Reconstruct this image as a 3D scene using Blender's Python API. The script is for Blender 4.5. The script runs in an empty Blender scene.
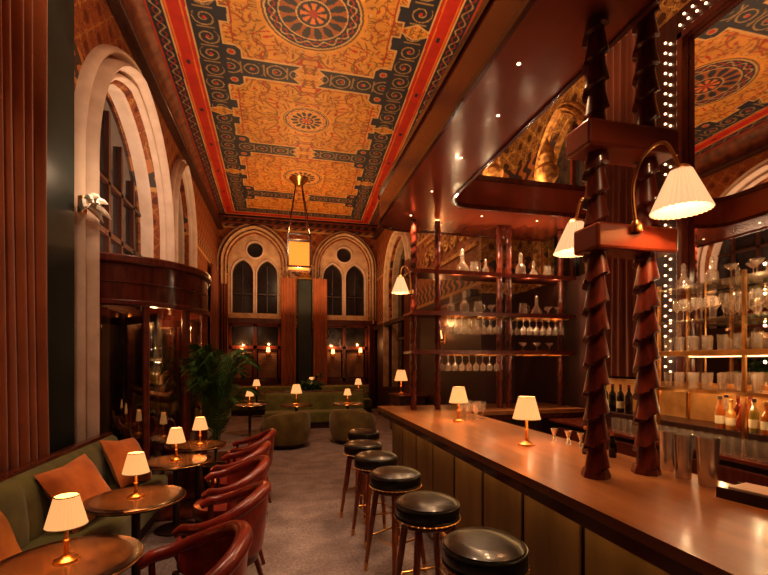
import bpy, math, random
import numpy as np
from mathutils import Vector, Matrix
from mathutils.geometry import tessellate_polygon
random.seed(7)
PI=math.pi
scn=bpy.context.scene
COL=scn.collection
scn.view_settings.view_transform='Standard'
try: scn.view_settings.look='Medium High Contrast'
except Exception: 
    try: scn.view_settings.look='High Contrast'
    except Exception: pass
scn.view_settings.exposure=.36

# ------------------------------------------------------------ materials
def newmat(name):
    m=bpy.data.materials.new(name); m.use_nodes=True
    nt=m.node_tree; nt.nodes.clear()
    return m,nt,nt.nodes,nt.links
def mat(name,c1,c2=None,rough=.5,metal=0,scale=8,stretch=(1,1,1),bump=0,coat=0,sheen=0,detail=4,bscale=None,lo=.35,hi=.65):
    m,nt,N,L=newmat(name)
    out=N.new('ShaderNodeOutputMaterial'); p=N.new('ShaderNodeBsdfPrincipled'); L.new(p.outputs[0],out.inputs[0])
    p.inputs['Roughness'].default_value=rough; p.inputs['Metallic'].default_value=metal
    p.inputs['Coat Weight'].default_value=coat; p.inputs['Coat Roughness'].default_value=.12
    p.inputs['Sheen Weight'].default_value=sheen
    tc=N.new('ShaderNodeTexCoord'); mp=N.new('ShaderNodeMapping'); mp.inputs['Scale'].default_value=stretch
    L.new(tc.outputs['Object'],mp.inputs[0])
    nz=N.new('ShaderNodeTexNoise'); nz.inputs['Scale'].default_value=scale; nz.inputs['Detail'].default_value=detail
    L.new(mp.outputs[0],nz.inputs['Vector'])
    cr=N.new('ShaderNodeValToRGB'); L.new(nz.outputs['Fac'],cr.inputs[0])
    if c2 is None: c2=tuple(x*.75 for x in c1)
    cr.color_ramp.elements[0].position=lo; cr.color_ramp.elements[1].position=hi
    cr.color_ramp.elements[0].color=(*c2,1); cr.color_ramp.elements[1].color=(*c1,1)
    L.new(cr.outputs[0],p.inputs['Base Color'])
    if bump:
        b=N.new('ShaderNodeBump'); b.inputs['Strength'].default_value=bump; b.inputs['Distance'].default_value=.01
        n2=nz
        if bscale:
            n2=N.new('ShaderNodeTexNoise'); n2.inputs['Scale'].default_value=bscale; L.new(tc.outputs['Object'],n2.inputs['Vector'])
        L.new(n2.outputs['Fac'],b.inputs['Height']); L.new(b.outputs[0],p.inputs['Normal'])
    return m
def emis(name,c,s,mixc=None):
    m,nt,N,L=newmat(name)
    out=N.new('ShaderNodeOutputMaterial'); p=N.new('ShaderNodeBsdfPrincipled'); L.new(p.outputs[0],out.inputs[0])
    p.inputs['Base Color'].default_value=(*(mixc or c),1); p.inputs['Roughness'].default_value=.8
    p.inputs['Emission Color'].default_value=(*c,1); p.inputs['Emission Strength'].default_value=s
    return m
def glass(name,tint=(1,1,1),gl=.25,rough=.03,base=.08,body=0.,bc=(1,.85,.65)):
    m,nt,N,L=newmat(name)
    out=N.new('ShaderNodeOutputMaterial')
    t=N.new('ShaderNodeBsdfTransparent'); t.inputs[0].default_value=(*tint,1)
    g=N.new('ShaderNodeBsdfGlossy'); g.inputs['Roughness'].default_value=rough; g.inputs[0].default_value=(1,.95,.88,1)
    lw=N.new('ShaderNodeLayerWeight'); lw.inputs[0].default_value=gl
    ma=N.new('ShaderNodeMath'); ma.operation='ADD'; ma.inputs[1].default_value=base; L.new(lw.outputs['Facing'],ma.inputs[0]); ma.use_clamp=True
    mx=N.new('ShaderNodeMixShader'); L.new(ma.outputs[0],mx.inputs[0]); L.new(t.outputs[0],mx.inputs[1]); L.new(g.outputs[0],mx.inputs[2])
    fin=mx.outputs[0]
    if body:
        d=N.new('ShaderNodeBsdfTranslucent'); d.inputs[0].default_value=(*bc,1)
        d2=N.new('ShaderNodeBsdfDiffuse'); d2.inputs[0].default_value=(*bc,1); ms=N.new('ShaderNodeMixShader'); ms.inputs[0].default_value=.5
        L.new(d.outputs[0],ms.inputs[1]); L.new(d2.outputs[0],ms.inputs[2])
        m2=N.new('ShaderNodeMixShader'); m2.inputs[0].default_value=body; L.new(fin,m2.inputs[1]); L.new(ms.outputs[0],m2.inputs[2]); fin=m2.outputs[0]
    L.new(fin,out.inputs[0]); return m

M={}
M['mahog']=mat('mahogany',(.15,.031,.014),(.085,.017,.009),rough=.26,scale=3,stretch=(6,1,1),coat=.5)
M['mahogz']=mat('mahogany_upright',(.13,.028,.012),(.065,.014,.008),rough=.28,scale=4,stretch=(6,6,.6),coat=.4)
M['canopy']=mat('canopy_wood',(.30,.066,.030),(.25,.054,.025),rough=.24,scale=1.4,stretch=(2.5,.6,1),coat=.4)
M['redwood']=mat('carved_red_wood',(.17,.03,.014),(.085,.016,.009),rough=.32,scale=9,stretch=(3,3,1),coat=.35)
M['dark']=mat('dark_wood',(.055,.017,.01),(.027,.008,.005),rough=.4,scale=3,stretch=(5,5,.7),coat=.2)
M['bartop']=mat('bar_top_wood',(.34,.14,.048),(.24,.095,.03),rough=.33,scale=2.2,stretch=(5,.8,1),coat=.2,detail=6)
M['barpanel']=mat('bar_front_panel',(.38,.25,.09),(.22,.135,.045),rough=.42,metal=.3,scale=2,stretch=(1,2,.4))
M['black']=mat('black_leather',(.018,.016,.014),(.009,.008,.007),rough=.3,scale=30,bump=.25,coat=.35)
M['redleather']=mat('oxblood_leather',(.29,.036,.018),(.17,.02,.011),rough=.3,scale=12,bump=.15,coat=.4)
M['green']=mat('olive_velvet',(.19,.19,.045),(.12,.12,.028),rough=.7,scale=5,sheen=.3)
M['olive']=mat('olive_brown_velvet',(.21,.15,.038),(.13,.088,.022),rough=.75,scale=5,sheen=.3)
M['orange']=mat('orange_velvet',(.80,.25,.04),(.58,.16,.027),rough=.75,scale=6,sheen=.4)
M['tan']=mat('tan_velvet',(.66,.28,.07),(.46,.18,.045),rough=.8,scale=6)
M['curtain']=mat('rust_curtain',(.34,.10,.03),(.25,.07,.021),rough=.85,scale=2,sheen=.4)
M['curtaindark']=mat('dark_rust_curtain',(.18,.048,.017),(.13,.034,.012),rough=.85,scale=2,sheen=.2)
M['brass']=mat('brass',(.85,.5,.2),(.6,.33,.12),rough=.28,metal=1,scale=10)
M['satin']=mat('satin_brass_panel',(.85,.5,.18),(.6,.3,.09),rough=.5,metal=.4,scale=5)
M['gold']=mat('gilding',(.66,.36,.11),(.22,.09,.025),rough=.5,metal=.4,scale=16,bump=.8)
M['stone']=mat('warm_stone',(.64,.50,.42),(.54,.41,.33),rough=.7,scale=4,bump=.2,detail=6)
M['brownstone']=mat('brown_stone',(.58,.40,.25),(.42,.27,.155),rough=.7,scale=5,bump=.4,detail=6)
M['teal']=mat('dark_teal_paint',(.016,.032,.032),(.01,.02,.02),rough=.5,scale=3)
M['nightglass']=mat('night_window',(.03,.026,.027),(.01,.010,.012),rough=.12,scale=1.2,coat=.3)
M['glass']=glass('clear_glass',gl=.42,base=.13,body=.12,bc=(1,.9,.76))
M['pane']=glass('door_glass',(.80,.76,.70),gl=.18,base=.12)
M['shelfglass']=glass('shelf_glass',(.95,.92,.85),gl=.2,base=.08,body=.06)
for n_,c_ in (('amber',(.75,.27,.04)),('honey',(.9,.55,.13)),('ruby',(.45,.06,.02)),('lime',(.55,.5,.12)),('clear',(.9,.85,.75))):
    M[n_]=glass(n_+'_liquor',tuple(.3+.7*x for x in c_),gl=.3,base=.12,body=.42 if n_!='clear' else .2,bc=c_)
M['wine']=mat('dark_bottle_glass',(.02,.012,.009),rough=.1,coat=.5)
M['chrome']=mat('steel',(.85,.8,.74),rough=.26,metal=.8)
M['shade']=emis('lit_lamp_shade',(1,.48,.18),.62,(.45,.23,.1))
M['pleat']=emis('lit_pleated_shade',(1,.58,.31),.5,(.48,.3,.18))
M['bulb']=emis('bulb_glow',(1,.58,.32),3.2)
M['sconceglow']=emis('sconce_glow',(1,.5,.2),2.0)
M['downlight']=emis('downlight_glow',(1,.7,.42),4)
M['led']=emis('led_strip_glow',(1,.58,.25),3)
M['lantern']=emis('lantern_glow',(1,.27,.035),.95,(.15,.03,.005))
M['label']=mat('cream_label',(.75,.62,.4),rough=.7)
M['blind']=mat('window_blind',(.22,.12,.07),(.16,.085,.05),rough=.8,scale=3)
M['paper']=mat('paper_napkin',(.75,.55,.4),rough=.9)
M['leaf']=mat('palm_leaf',(.07,.17,.03),(.03,.08,.016),rough=.45,scale=10)
M['pot']=mat('brown_pot',(.12,.06,.03),rough=.5)
M['tablerim']=mat('table_dark_rim',(.05,.018,.01),(.025,.009,.006),rough=.2,scale=4,coat=.6)
M['tabletop']=mat('table_burl_veneer',(.17,.08,.03),(.06,.026,.011),rough=.2,scale=5,coat=.5,detail=7,lo=.36,hi=.64)
M['mirror']=mat('mirror_glass',(.86,.8,.72),(.84,.78,.70),rough=.02,metal=1)
M['cove']=mat('cove_paint',(.22,.065,.024),(.10,.026,.012),rough=.5,scale=6)
M['stoollegs']=mat('stool_leg_wood',(.36,.11,.04),(.18,.05,.018),rough=.3,scale=6,stretch=(4,4,1),coat=.4)
M['petal']=mat('cream_porcelain',(.85,.76,.66),rough=.3)

def paint_mat(name,base,alt,line,k=7.,ztop=6.7):
    m,nt,N,L=newmat(name)
    out=N.new('ShaderNodeOutputMaterial'); p=N.new('ShaderNodeBsdfPrincipled'); L.new(p.outputs[0],out.inputs[0]); p.inputs['Roughness'].default_value=.5
    tc=N.new('ShaderNodeTexCoord'); sp=N.new('ShaderNodeSeparateXYZ'); L.new(tc.outputs['Object'],sp.inputs[0])
    def math_(op,a,b=None):
        n=N.new('ShaderNodeMath'); n.operation=op
        for i,x in enumerate((a,b)):
            if x is None: continue
            if isinstance(x,(int,float)): n.inputs[i].default_value=x
            else: L.new(x,n.inputs[i])
        return n.outputs[0]
    u=math_('ADD',sp.outputs[0],sp.outputs[1]); z=sp.outputs[2]
    a=math_('SINE',math_('MULTIPLY',math_('ADD',u,z),k)); b=math_('SINE',math_('MULTIPLY',math_('SUBTRACT',u,z),k))
    d=math_('MULTIPLY',a,b); dia=math_('LESS_THAN',math_('ABSOLUTE',d),.10)
    spot=math_('GREATER_THAN',d,.68)
    nz=N.new('ShaderNodeTexNoise'); nz.inputs['Scale'].default_value=14; L.new(tc.outputs['Object'],nz.inputs['Vector'])
    vine=math_('LESS_THAN',math_('ABSOLUTE',math_('SUBTRACT',nz.outputs['Fac'],.5)),.02)
    def mix(f,c1,c2):
        n=N.new('ShaderNodeMix'); n.data_type='RGBA'; L.new(f,n.inputs[0])
        for i,c in ((6,c1),(7,c2)):
            if isinstance(c,tuple): n.inputs[i].default_value=(*c,1)
            else: L.new(c,n.inputs[i])
        return n.outputs[2]
    c=mix(spot,base,alt); c=mix(dia,c,line); c=mix(vine,c,alt)
    zb=math_('FRACT',math_('MULTIPLY',math_('SUBTRACT',ztop,z),.62))
    c=mix(math_('LESS_THAN',zb,.24),c,mix(math_('GREATER_THAN',math_('SINE',math_('ADD',math_('MULTIPLY',u,22),math_('MULTIPLY',math_('SINE',math_('MULTIPLY',z,30)),1.3))),.1),(.06,.04,.035),(.42,.16,.05)))
    c=mix(math_('LESS_THAN',math_('ABSOLUTE',math_('SUBTRACT',zb,.24)),.02),c,(.5,.28,.1))
    low=math_('LESS_THAN',z,2.9)
    c=mix(low,c,(.05,.016,.01))
    L.new(c,p.inputs['Base Color']); return m
M['paint']=paint_mat('painted_wall',(.27,.08,.025),(.12,.028,.014),(.38,.165,.047),k=9.)
M['goldwall']=paint_mat('gilded_wall',(.34,.17,.048),(.08,.035,.018),(.56,.33,.105),k=11)

m,nt,N,L=newmat('painted_ceiling'); M['ceil']=m
out=N.new('ShaderNodeOutputMaterial'); p=N.new('ShaderNodeBsdfPrincipled'); L.new(p.outputs[0],out.inputs[0]); p.inputs['Roughness'].default_value=.5
at=N.new('ShaderNodeAttribute'); at.attribute_name='paint'
nz=N.new('ShaderNodeTexNoise'); nz.inputs['Scale'].default_value=5; tc=N.new('ShaderNodeTexCoord'); L.new(tc.outputs['Object'],nz.inputs['Vector'])
mr=N.new('ShaderNodeMapRange'); mr.inputs[3].default_value=.65; mr.inputs[4].default_value=1.2; L.new(nz.outputs['Fac'],mr.inputs[0])
mx=N.new('ShaderNodeMix'); mx.data_type='RGBA'; mx.blend_type='MULTIPLY'; mx.inputs[0].default_value=1
L.new(at.outputs['Color'],mx.inputs[6]); L.new(mr.outputs[0],mx.inputs[7]); L.new(mx.outputs[2],p.inputs['Base Color'])

m,nt,N,L=newmat('carpet_floor'); M['floor']=m
out=N.new('ShaderNodeOutputMaterial'); p=N.new('ShaderNodeBsdfPrincipled'); L.new(p.outputs[0],out.inputs[0]); p.inputs['Roughness'].default_value=.9
tc=N.new('ShaderNodeTexCoord')
n1=N.new('ShaderNodeTexNoise'); n1.inputs['Scale'].default_value=38; n1.inputs['Detail'].default_value=4; L.new(tc.outputs['Object'],n1.inputs['Vector'])
n2=N.new('ShaderNodeTexNoise'); n2.inputs['Scale'].default_value=3.5; n2.inputs['Detail'].default_value=6; L.new(tc.outputs['Object'],n2.inputs['Vector'])
ad=N.new('ShaderNodeMath'); ad.operation='MULTIPLY'; L.new(n1.outputs['Fac'],ad.inputs[0]); L.new(n2.outputs['Fac'],ad.inputs[1])
cr=N.new('ShaderNodeValToRGB'); L.new(ad.outputs[0],cr.inputs[0]); cr.color_ramp.elements[0].position=.10; cr.color_ramp.elements[1].position=.42
cr.color_ramp.elements[0].color=(.15,.112,.105,1); cr.color_ramp.elements[1].color=(.36,.285,.27,1); L.new(cr.outputs[0],p.inputs['Base Color'])

# ------------------------------------------------------------ mesh helpers
class MB:
    def __init__(s): s.v=[]; s.f=[]
    def add(s,vs,fs):
        b=len(s.v); s.v+=[tuple(v) for v in vs]; s.f+=[tuple(i+b for i in f) for f in fs]; return s
    def box(s,x0,x1,y0,y1,z0,z1,Mx=None):
        vs=[Vector((x,y,z)) for x in (x0,x1) for y in (y0,y1) for z in (z0,z1)]
        if Mx is not None: vs=[Mx@v for v in vs]
        return s.add(vs,[(0,1,3,2),(4,6,7,5),(0,4,5,1),(2,3,7,6),(0,2,6,4),(1,5,7,3)])
    def lathe(s,prof,n=24,c=(0,0,0),Mx=None,cap=True,sx=1,sy=1):
        vs=[];fs=[]
        for r,z in prof:
            for i in range(n):
                a=2*PI*i/n; v=Vector((r*math.cos(a)*sx,r*math.sin(a)*sy,z))
                if Mx is not None: v=Mx@v
                vs.append(v+Vector(c))
        for j in range(len(prof)-1):
            for i in range(n):
                k=(i+1)%n; fs.append((j*n+i,j*n+k,(j+1)*n+k,(j+1)*n+i))
        if cap:
            if prof[0][0]>1e-4: fs.append(tuple(range(n))[::-1])
            if prof[-1][0]>1e-4: fs.append(tuple((len(prof)-1)*n+i for i in range(n)))
        return s.add(vs,fs)
    def tube(s,pts,r,n=8,closed=False):
        pts=[Vector(p) for p in pts]; m=len(pts); R=r if isinstance(r,(list,tuple)) else [r]*m
        up=Vector((0,0,1)); vs=[];fs=[]
        t0=(pts[1]-pts[0]).normalized()
        nrm=t0.cross(up); 
        if nrm.length<.1: nrm=t0.cross(Vector((1,0,0)))
        nrm.normalize()
        for i in range(m):
            if closed: t=(pts[(i+1)%m]-pts[i-1]).normalized()
            else: t=(pts[min(i+1,m-1)]-pts[max(i-1,0)]).normalized()
            nrm=(nrm-t*nrm.dot(t)).normalized(); b=t.cross(nrm)
            for k in range(n):
                a=2*PI*k/n; vs.append(pts[i]+(nrm*math.cos(a)+b*math.sin(a))*R[i])
        for i in range(m if closed else m-1):
            j=(i+1)%m
            for k in range(n):
                l=(k+1)%n; fs.append((i*n+k,i*n+l,j*n+l,j*n+k))
        if not closed: fs.append(tuple(range(n))[::-1]); fs.append(tuple((m-1)*n+k for k in range(n)))
        return s.add(vs,fs)
    def ring(s,R,r,z,n=32,c=(0,0)):
        return s.tube([(c[0]+R*math.cos(2*PI*i/n),c[1]+R*math.sin(2*PI*i/n),z) for i in range(n)],r,6,True)
def build(name,mb,mt,parent=None,smooth=True,bevel=0,kind=None,seg=2):
    me=bpy.data.meshes.new(name); me.from_pydata(mb.v,[],mb.f); me.update()
    me.materials.append(M[mt] if isinstance(mt,str) else mt)
    if smooth:
        me.polygons.foreach_set('use_smooth',[True]*len(me.polygons)); me.set_sharp_from_angle(angle=math.radians(38))
    o=bpy.data.objects.new(name,me); COL.objects.link(o)
    if parent is not None: o.parent=parent
    if bevel:
        b=o.modifiers.new('b','BEVEL'); b.width=bevel; b.segments=seg; b.limit_method='ANGLE'
    if kind: o['kind']=kind
    return o
def tag(o,label,cat,group=None,kind=None):
    o['label']=label; o['category']=cat
    if group: o['group']=group
    if kind: o['kind']=kind
    return o
def thing(name,label,cat,loc=(0,0,0),rz=0,group=None,scale=1):
    o=bpy.data.objects.new(name,None); COL.objects.link(o); o.location=loc; o.rotation_euler=(0,0,rz); o.scale=(scale,)*3
    o.empty_display_size=.05
    return tag(o,label,cat,group)
def dup(r0,loc,rz=0,label=None,group=None,scale=None):
    r=r0.copy(); COL.objects.link(r); r.location=loc; r.rotation_euler=(0,0,rz)
    if label: r['label']=label
    if group: r['group']=group
    if scale: r.scale=(scale,)*3
    for ch in list(r0.children):
        c=ch.copy(); COL.objects.link(c); c.parent=r
        for g in list(ch.children):
            d=g.copy(); COL.objects.link(d); d.parent=c
    return r
def light(kind,loc,energy,color=(1,.55,.25),name='lamp_light',parent=None,size=.03,rot=None,size_y=None,spot=None,blend=.6):
    l=bpy.data.lights.new(name,kind); l.energy=energy; l.color=color
    if kind=='AREA':
        l.shape='RECTANGLE'; l.size=size; l.size_y=size_y or size
    else: l.shadow_soft_size=size
    if kind=='SPOT': l.spot_size=spot or 1.6; l.spot_blend=blend
    o=bpy.data.objects.new(name,l); COL.objects.link(o); o.location=loc
    if rot: o.rotation_euler=rot
    if parent is not None: o.parent=parent
    return o
def aim(loc,tgt): return (Vector(tgt)-Vector(loc)).to_track_quat('-Z','Y').to_euler()
S='structure'
def gothic(c,hw,z0,zs,rise,n=14,base=True):
    R=(rise*rise+hw*hw)/(2*hw); am=math.asin(min(1,rise/R))
    left=[(c-hw+R-R*math.cos(am*i/n),zs+R*math.sin(am*i/n)) for i in range(n+1)]
    right=[(2*c-x,z) for x,z in left[:-1]][::-1]
    pts=left+right
    if base: pts=[(c-hw,z0)]+pts+[(c+hw,z0)]
    return pts
def circle(c,z,r,n=20): return [(c+r*math.cos(2*PI*i/n),z+r*math.sin(2*PI*i/n)) for i in range(n)]
def plate(mb,outer,holes,mp,p0,p1):
    loops=[outer]+holes
    tris=tessellate_polygon([[Vector((a,b,0)) for a,b in l] for l in loops])
    flat=[q for l in loops for q in l]; n=len(flat)
    vs=[mp(a,b,p1) for a,b in flat]+[mp(a,b,p0) for a,b in flat]
    fs=[tuple(t) for t in tris]+[tuple(i+n for i in t[::-1]) for t in tris]
    k=0
    for l in loops:
        m=len(l)
        for i in range(m): j=(i+1)%m; fs.append((k+i,k+j,n+k+j,n+k+i))
        k+=m
    mb.add(vs,fs); return mb
def sweep(mb,path,prof,mp):
    m=len(path); P=[Vector(p) for p in path]; nn=[]
    for i in range(m):
        t=(P[min(i+1,m-1)]-P[max(i-1,0)]).normalized(); nn.append(Vector((-t.y,t.x)))
    vs=[];fs=[];k=len(prof)
    for i in range(m):
        for o,p in prof: q=P[i]+nn[i]*o; vs.append(mp(q.x,q.y,p))
    for i in range(m-1):
        for j in range(k-1): fs.append((i*k+j,i*k+j+1,(i+1)*k+j+1,(i+1)*k+j))
    mb.add(vs,fs); return mb
def roll(o0,o1,h,n=6,b=0.):
    return [(o0+(o1-o0)*(1-math.cos(PI*i/n))/2,b+h*math.sin(PI*i/n)) for i in range(n+1)]
ARCHP=lambda w,h:[(-.015,-.30),(-.015,-.14)]+roll(-.015,.03,.03,4,-.12)+[(.035,-.06)]+roll(.04,w*.3,h*.55,6,-.02)+[(w*.31,-.03),(w*.36,-.03)]+roll(w*.37,w*.66,h)+[(w*.67,-.01),(w*.73,-.01)]+roll(w*.74,w,h*.62)+[(w,-.02)]

XL,XR,XB,YF,YN,ZC=-2.15,3.35,4.0,15.5,-1.6,6.7
YE=7.0
mpL=lambda u,z,p:(XL+p,u,z)
mpF=lambda u,z,p:(u,YF-p,z)
mpR=lambda u,z,p:(XR-p,u,z)
mpB=lambda u,z,p:(XB-p,u,z)

# ------------------------------------------------------------ room shell
build('floor',MB().box(XL-.6,XB+.2,YN,YF+.5,-.1,0),'floor',smooth=False,kind=S)
build('trim_1',MB().box(XL,-.33,5.0,8.6,0,.012),'mahog',smooth=False,kind=S)
build('trim_2',MB().box(-.33,-.30,5.0,8.6,0,.018),'brass',smooth=False,kind=S)
o1=gothic(6.95,1.45,2.5,3.9,1.70); o2=gothic(10.05,.8,1.0,4.5,1.3)
w=MB(); plate(w,[(YN,0),(YF,0),(YF,ZC),(YN,ZC)],[o1[::-1],o2[::-1]],mpL,-.5,0)
build('wall_left',w,'paint',smooth=False,kind=S)
f1=gothic(-.95,.88,.02,5.1,1.05); f2=gothic(2.17,.88,.02,5.1,1.05)
w=MB(); plate(w,[(XL,0),(XR,0),(XR,ZC),(XL,ZC)],[f1[::-1],f2[::-1]],mpF,-.5,0)
build('wall_far',w,'paint',smooth=False,kind=S)
r1=gothic(12.4,1.15,.9,4.2,1.2)
w=MB(); plate(w,[(YE,0),(YF,0),(YF,ZC),(YE,ZC)],[r1[::-1]],mpR,-.45,0)
build('wall_right',w,'paint',smooth=False,kind=S)
b1=gothic(5.55,.5,2.9,4.5,.8); b2=gothic(0.2,.7,2.9,4.6,.95)
w=MB(); plate(w,[(YN,0),(YE,0),(YE,ZC),(YN,ZC)],[b1[::-1],b2[::-1]],mpB,-.3,0)
build('wall_bar',w,'goldwall',smooth=False,kind=S)
build('wall_back',MB().box(XL,XB,YN-.1,YN,0,ZC),'paint',smooth=False,kind=S)
def win(name,arch,mp,p,mull,frame='dark'):
    g=MB(); plate(g,arch,[],mp,p-.03,p); r=build(name,g,'nightglass',smooth=False,kind=S)
    f=MB()
    for u0,u1,z0,z1 in mull:
        c=[mp(u0,z0,p),mp(u1,z1,p+.06)]
        f.box(min(c[0][0],c[1][0]),max(c[0][0],c[1][0]),min(c[0][1],c[1][1]),max(c[0][1],c[1][1]),z0,z1)
    build('window_frame',f,frame,r,smooth=False,kind=S); return r
win('window_1',o1,mpL,-.34,[(5.5,8.4,3.5,3.58),(5.5,8.4,4.25,4.3)]+[(y,y+.07,2.5,5.3-abs(y-6.9)*.55) for y in (5.9,6.4,6.9,7.4,7.95)])
win('window_2',o2,mpL,-.3,[(9.3,10.8,3.0,3.06),(9.3,10.8,4.2,4.26)]+[(y,y+.05,1.0,5.4) for y in (9.8,10.3)])
win('window_5',r1,mpR,-.3,[(11.3,13.5,2.4,2.48),(11.3,13.5,4.0,4.06)]+[(y,y+.06,.9,4.9) for y in (11.9,12.4,12.9)])
win('window_6',b1,mpB,-.2,[(5.06,6.04,3.8,3.86),(5.52,5.58,2.9,5.2)],'mahogz')
def tracery(name,c,arch):
    g=MB(); plate(g,arch,[],mpF,-.34,-.3); r=build(name,g,'nightglass',smooth=False,kind=S)
    t=MB()
    outer=gothic(c,.88,3.15,5.1,1.05)
    la=gothic(c-.41,.34,3.4,4.75,.5,8); lb=gothic(c+.41,.34,3.4,4.75,.5,8)
    ci=circle(c,5.6,.27)
    plate(t,outer,[la[::-1],lb[::-1],ci[::-1]],mpF,-.26,-.1)
    build('tracery',t,'brownstone',r,smooth=False,kind=S)
    for cc in (c-.41,c+.41):
        build('glazing_bar',MB().box(cc-.29,cc+.29,YF+.16,YF+.2,4.05,4.09).box(cc-.015,cc+.015,YF+.16,YF+.2,3.45,5.05),'dark',r,smooth=False,kind=S)
        k=MB(); sweep(k,gothic(cc,.34,3.4,4.75,.5,8),[(0,-.1)]+roll(0,.06,.05,4,-.1)+[(.06,-.1)],mpF); build('lancet_moulding',k,'stone',r,kind=S)
    k=MB(); k.tube([(a,YF+.09,b) for a,b in circle(c,5.6,.29,24)],.03,8,True); build('rosette_moulding',k,'stone',r,kind=S)
    for x0,x1 in ((c-.74,c-.1),(c+.1,c+.74)):
        b=MB()
        for q in range(14): b.box(x0,x1,YF+.22,YF+.232,1.14+q*.072,1.14+q*.072+.068)
        b.box(x0+.05,x0+.06,YF+.224,YF+.23,1.14,2.15); b.box(x1-.06,x1-.05,YF+.224,YF+.23,1.14,2.15)
        build('blind',b,'blind',r,smooth=False,kind=S)
    d=MB()
    for x0,x1 in ((c-.86,c-.78),(c-.06,c+.06),(c+.78,c+.86)): d.box(x0,x1,YF+.1,YF+.2,0.02,3.15)
    for z in (.02,1.0,2.15,2.95): d.box(c-.86,c+.86,YF+.1,YF+.2,z,z+.12 if z else .12)
    d.box(c-.8,c+.8,YF+.12,YF+.18,.1,1.0)
    build('window_frame',d,'mahogz',r,smooth=False,kind=S)
    return r
tracery('window_3',-.95,f1); tracery('window_4',2.17,f2)
def archtrim(name,path,wd,h,mp,mt='stone'):
    mb=MB(); sweep(mb,path,ARCHP(wd,h),mp); build(name,mb,mt,kind=S)
archtrim('trim_3',gothic(6.95,1.45,0,3.9,1.70,24),.42,.2,mpL)
archtrim('trim_4',gothic(10.05,.8,0.9,4.5,1.3,14),.3,.16,mpL)
archtrim('trim_5',gothic(-.95,.88,3.1,5.1,1.05,14),.38,.2,mpF,'brownstone')
archtrim('trim_6',gothic(2.17,.88,3.1,5.1,1.05,14),.30,.2,mpF,'brownstone')
archtrim('trim_7',gothic(12.4,1.15,.9,4.2,1.2,14),.3,.16,mpR,'brownstone')
archtrim('trim_8',gothic(5.55,.5,2.9,4.5,.8,14),.2,.1,mpB,'gold')
t=MB()
for c in (-.95,2.17):
    t.box(c-1.15,c+1.15,YF-.16,YF-.02,3.02,3.2)
    for s in (-1,1): t.box(c+s*1.0-.12,c+s*1.0+.12,YF-.14,YF-.01,0,3.02)
build('trim_9',t,'mahogz',smooth=False,kind=S,bevel=.02)
t=MB(); t.box(XL+.001,XL+.1,4.35,4.95,0,5.75); t.box(XL+.001,XL+.14,4.32,4.98,5.75,5.87); build('trim_10',t,'teal',smooth=False,kind=S,bevel=.01)
t=MB(); t.box(.5,.98,YF-.2,YF-.01,0,4.6); build('trim_11',t,'teal',smooth=False,kind=S,bevel=.02)
t=MB(); t.lathe([(.28,4.6),(.2,4.68),(.16,4.8),(.24,4.95),(.3,5.05)],12,(.74,YF-.25,0)); build('trim_12',t,'gold',kind=S)
t=MB()
t.box(XL+.002,XL+.12,YN,4.3,2.86,2.98); t.box(XL+.002,XL+.18,YN,YF-.02,6.2,6.28)
build('trim_13',t,'dark',smooth=False,kind=S,bevel=.015)
t=MB(); t.box(XR-.15,XR-.002,YE,YF-.02,2.86,2.98); t.box(XR-.15,XR-.002,YE,YF-.02,6.2,6.28); build('trim_14',t,'dark',smooth=False,kind=S)
t=MB(); t.box(XL,XR,YF-.14,YF-.002,6.42,6.5); t.box(XL,XR,YF-.2,YF-.002,6.6,6.66); build('trim_15',t,'mahog',smooth=False,kind=S,bevel=.015)
t=MB(); t.box(XR-.05,XR-.002,YE,9.8,3.75,3.83); t.box(XR-.05,XR-.002,YE,9.8,4.45,4.53)
for i in range(7):
    yc=7.2+.4*i; sg=1 if i%2 else -1
    t.tube([(XR-.06,yc+(.19*(1-k/22))*math.cos(sg*k*.55),4.14+(.22*(1-k/22))*math.sin(sg*k*.55)) for k in range(20)],.028,6)
    t.lathe([(.001,-.03),(.06,-.01),(.06,.01),(.001,.06)],10,(XR-.06,yc,4.14),Matrix.Rotation(-PI/2,4,'Y'))
build('trim_18',t,'gold',kind=S)
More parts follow.
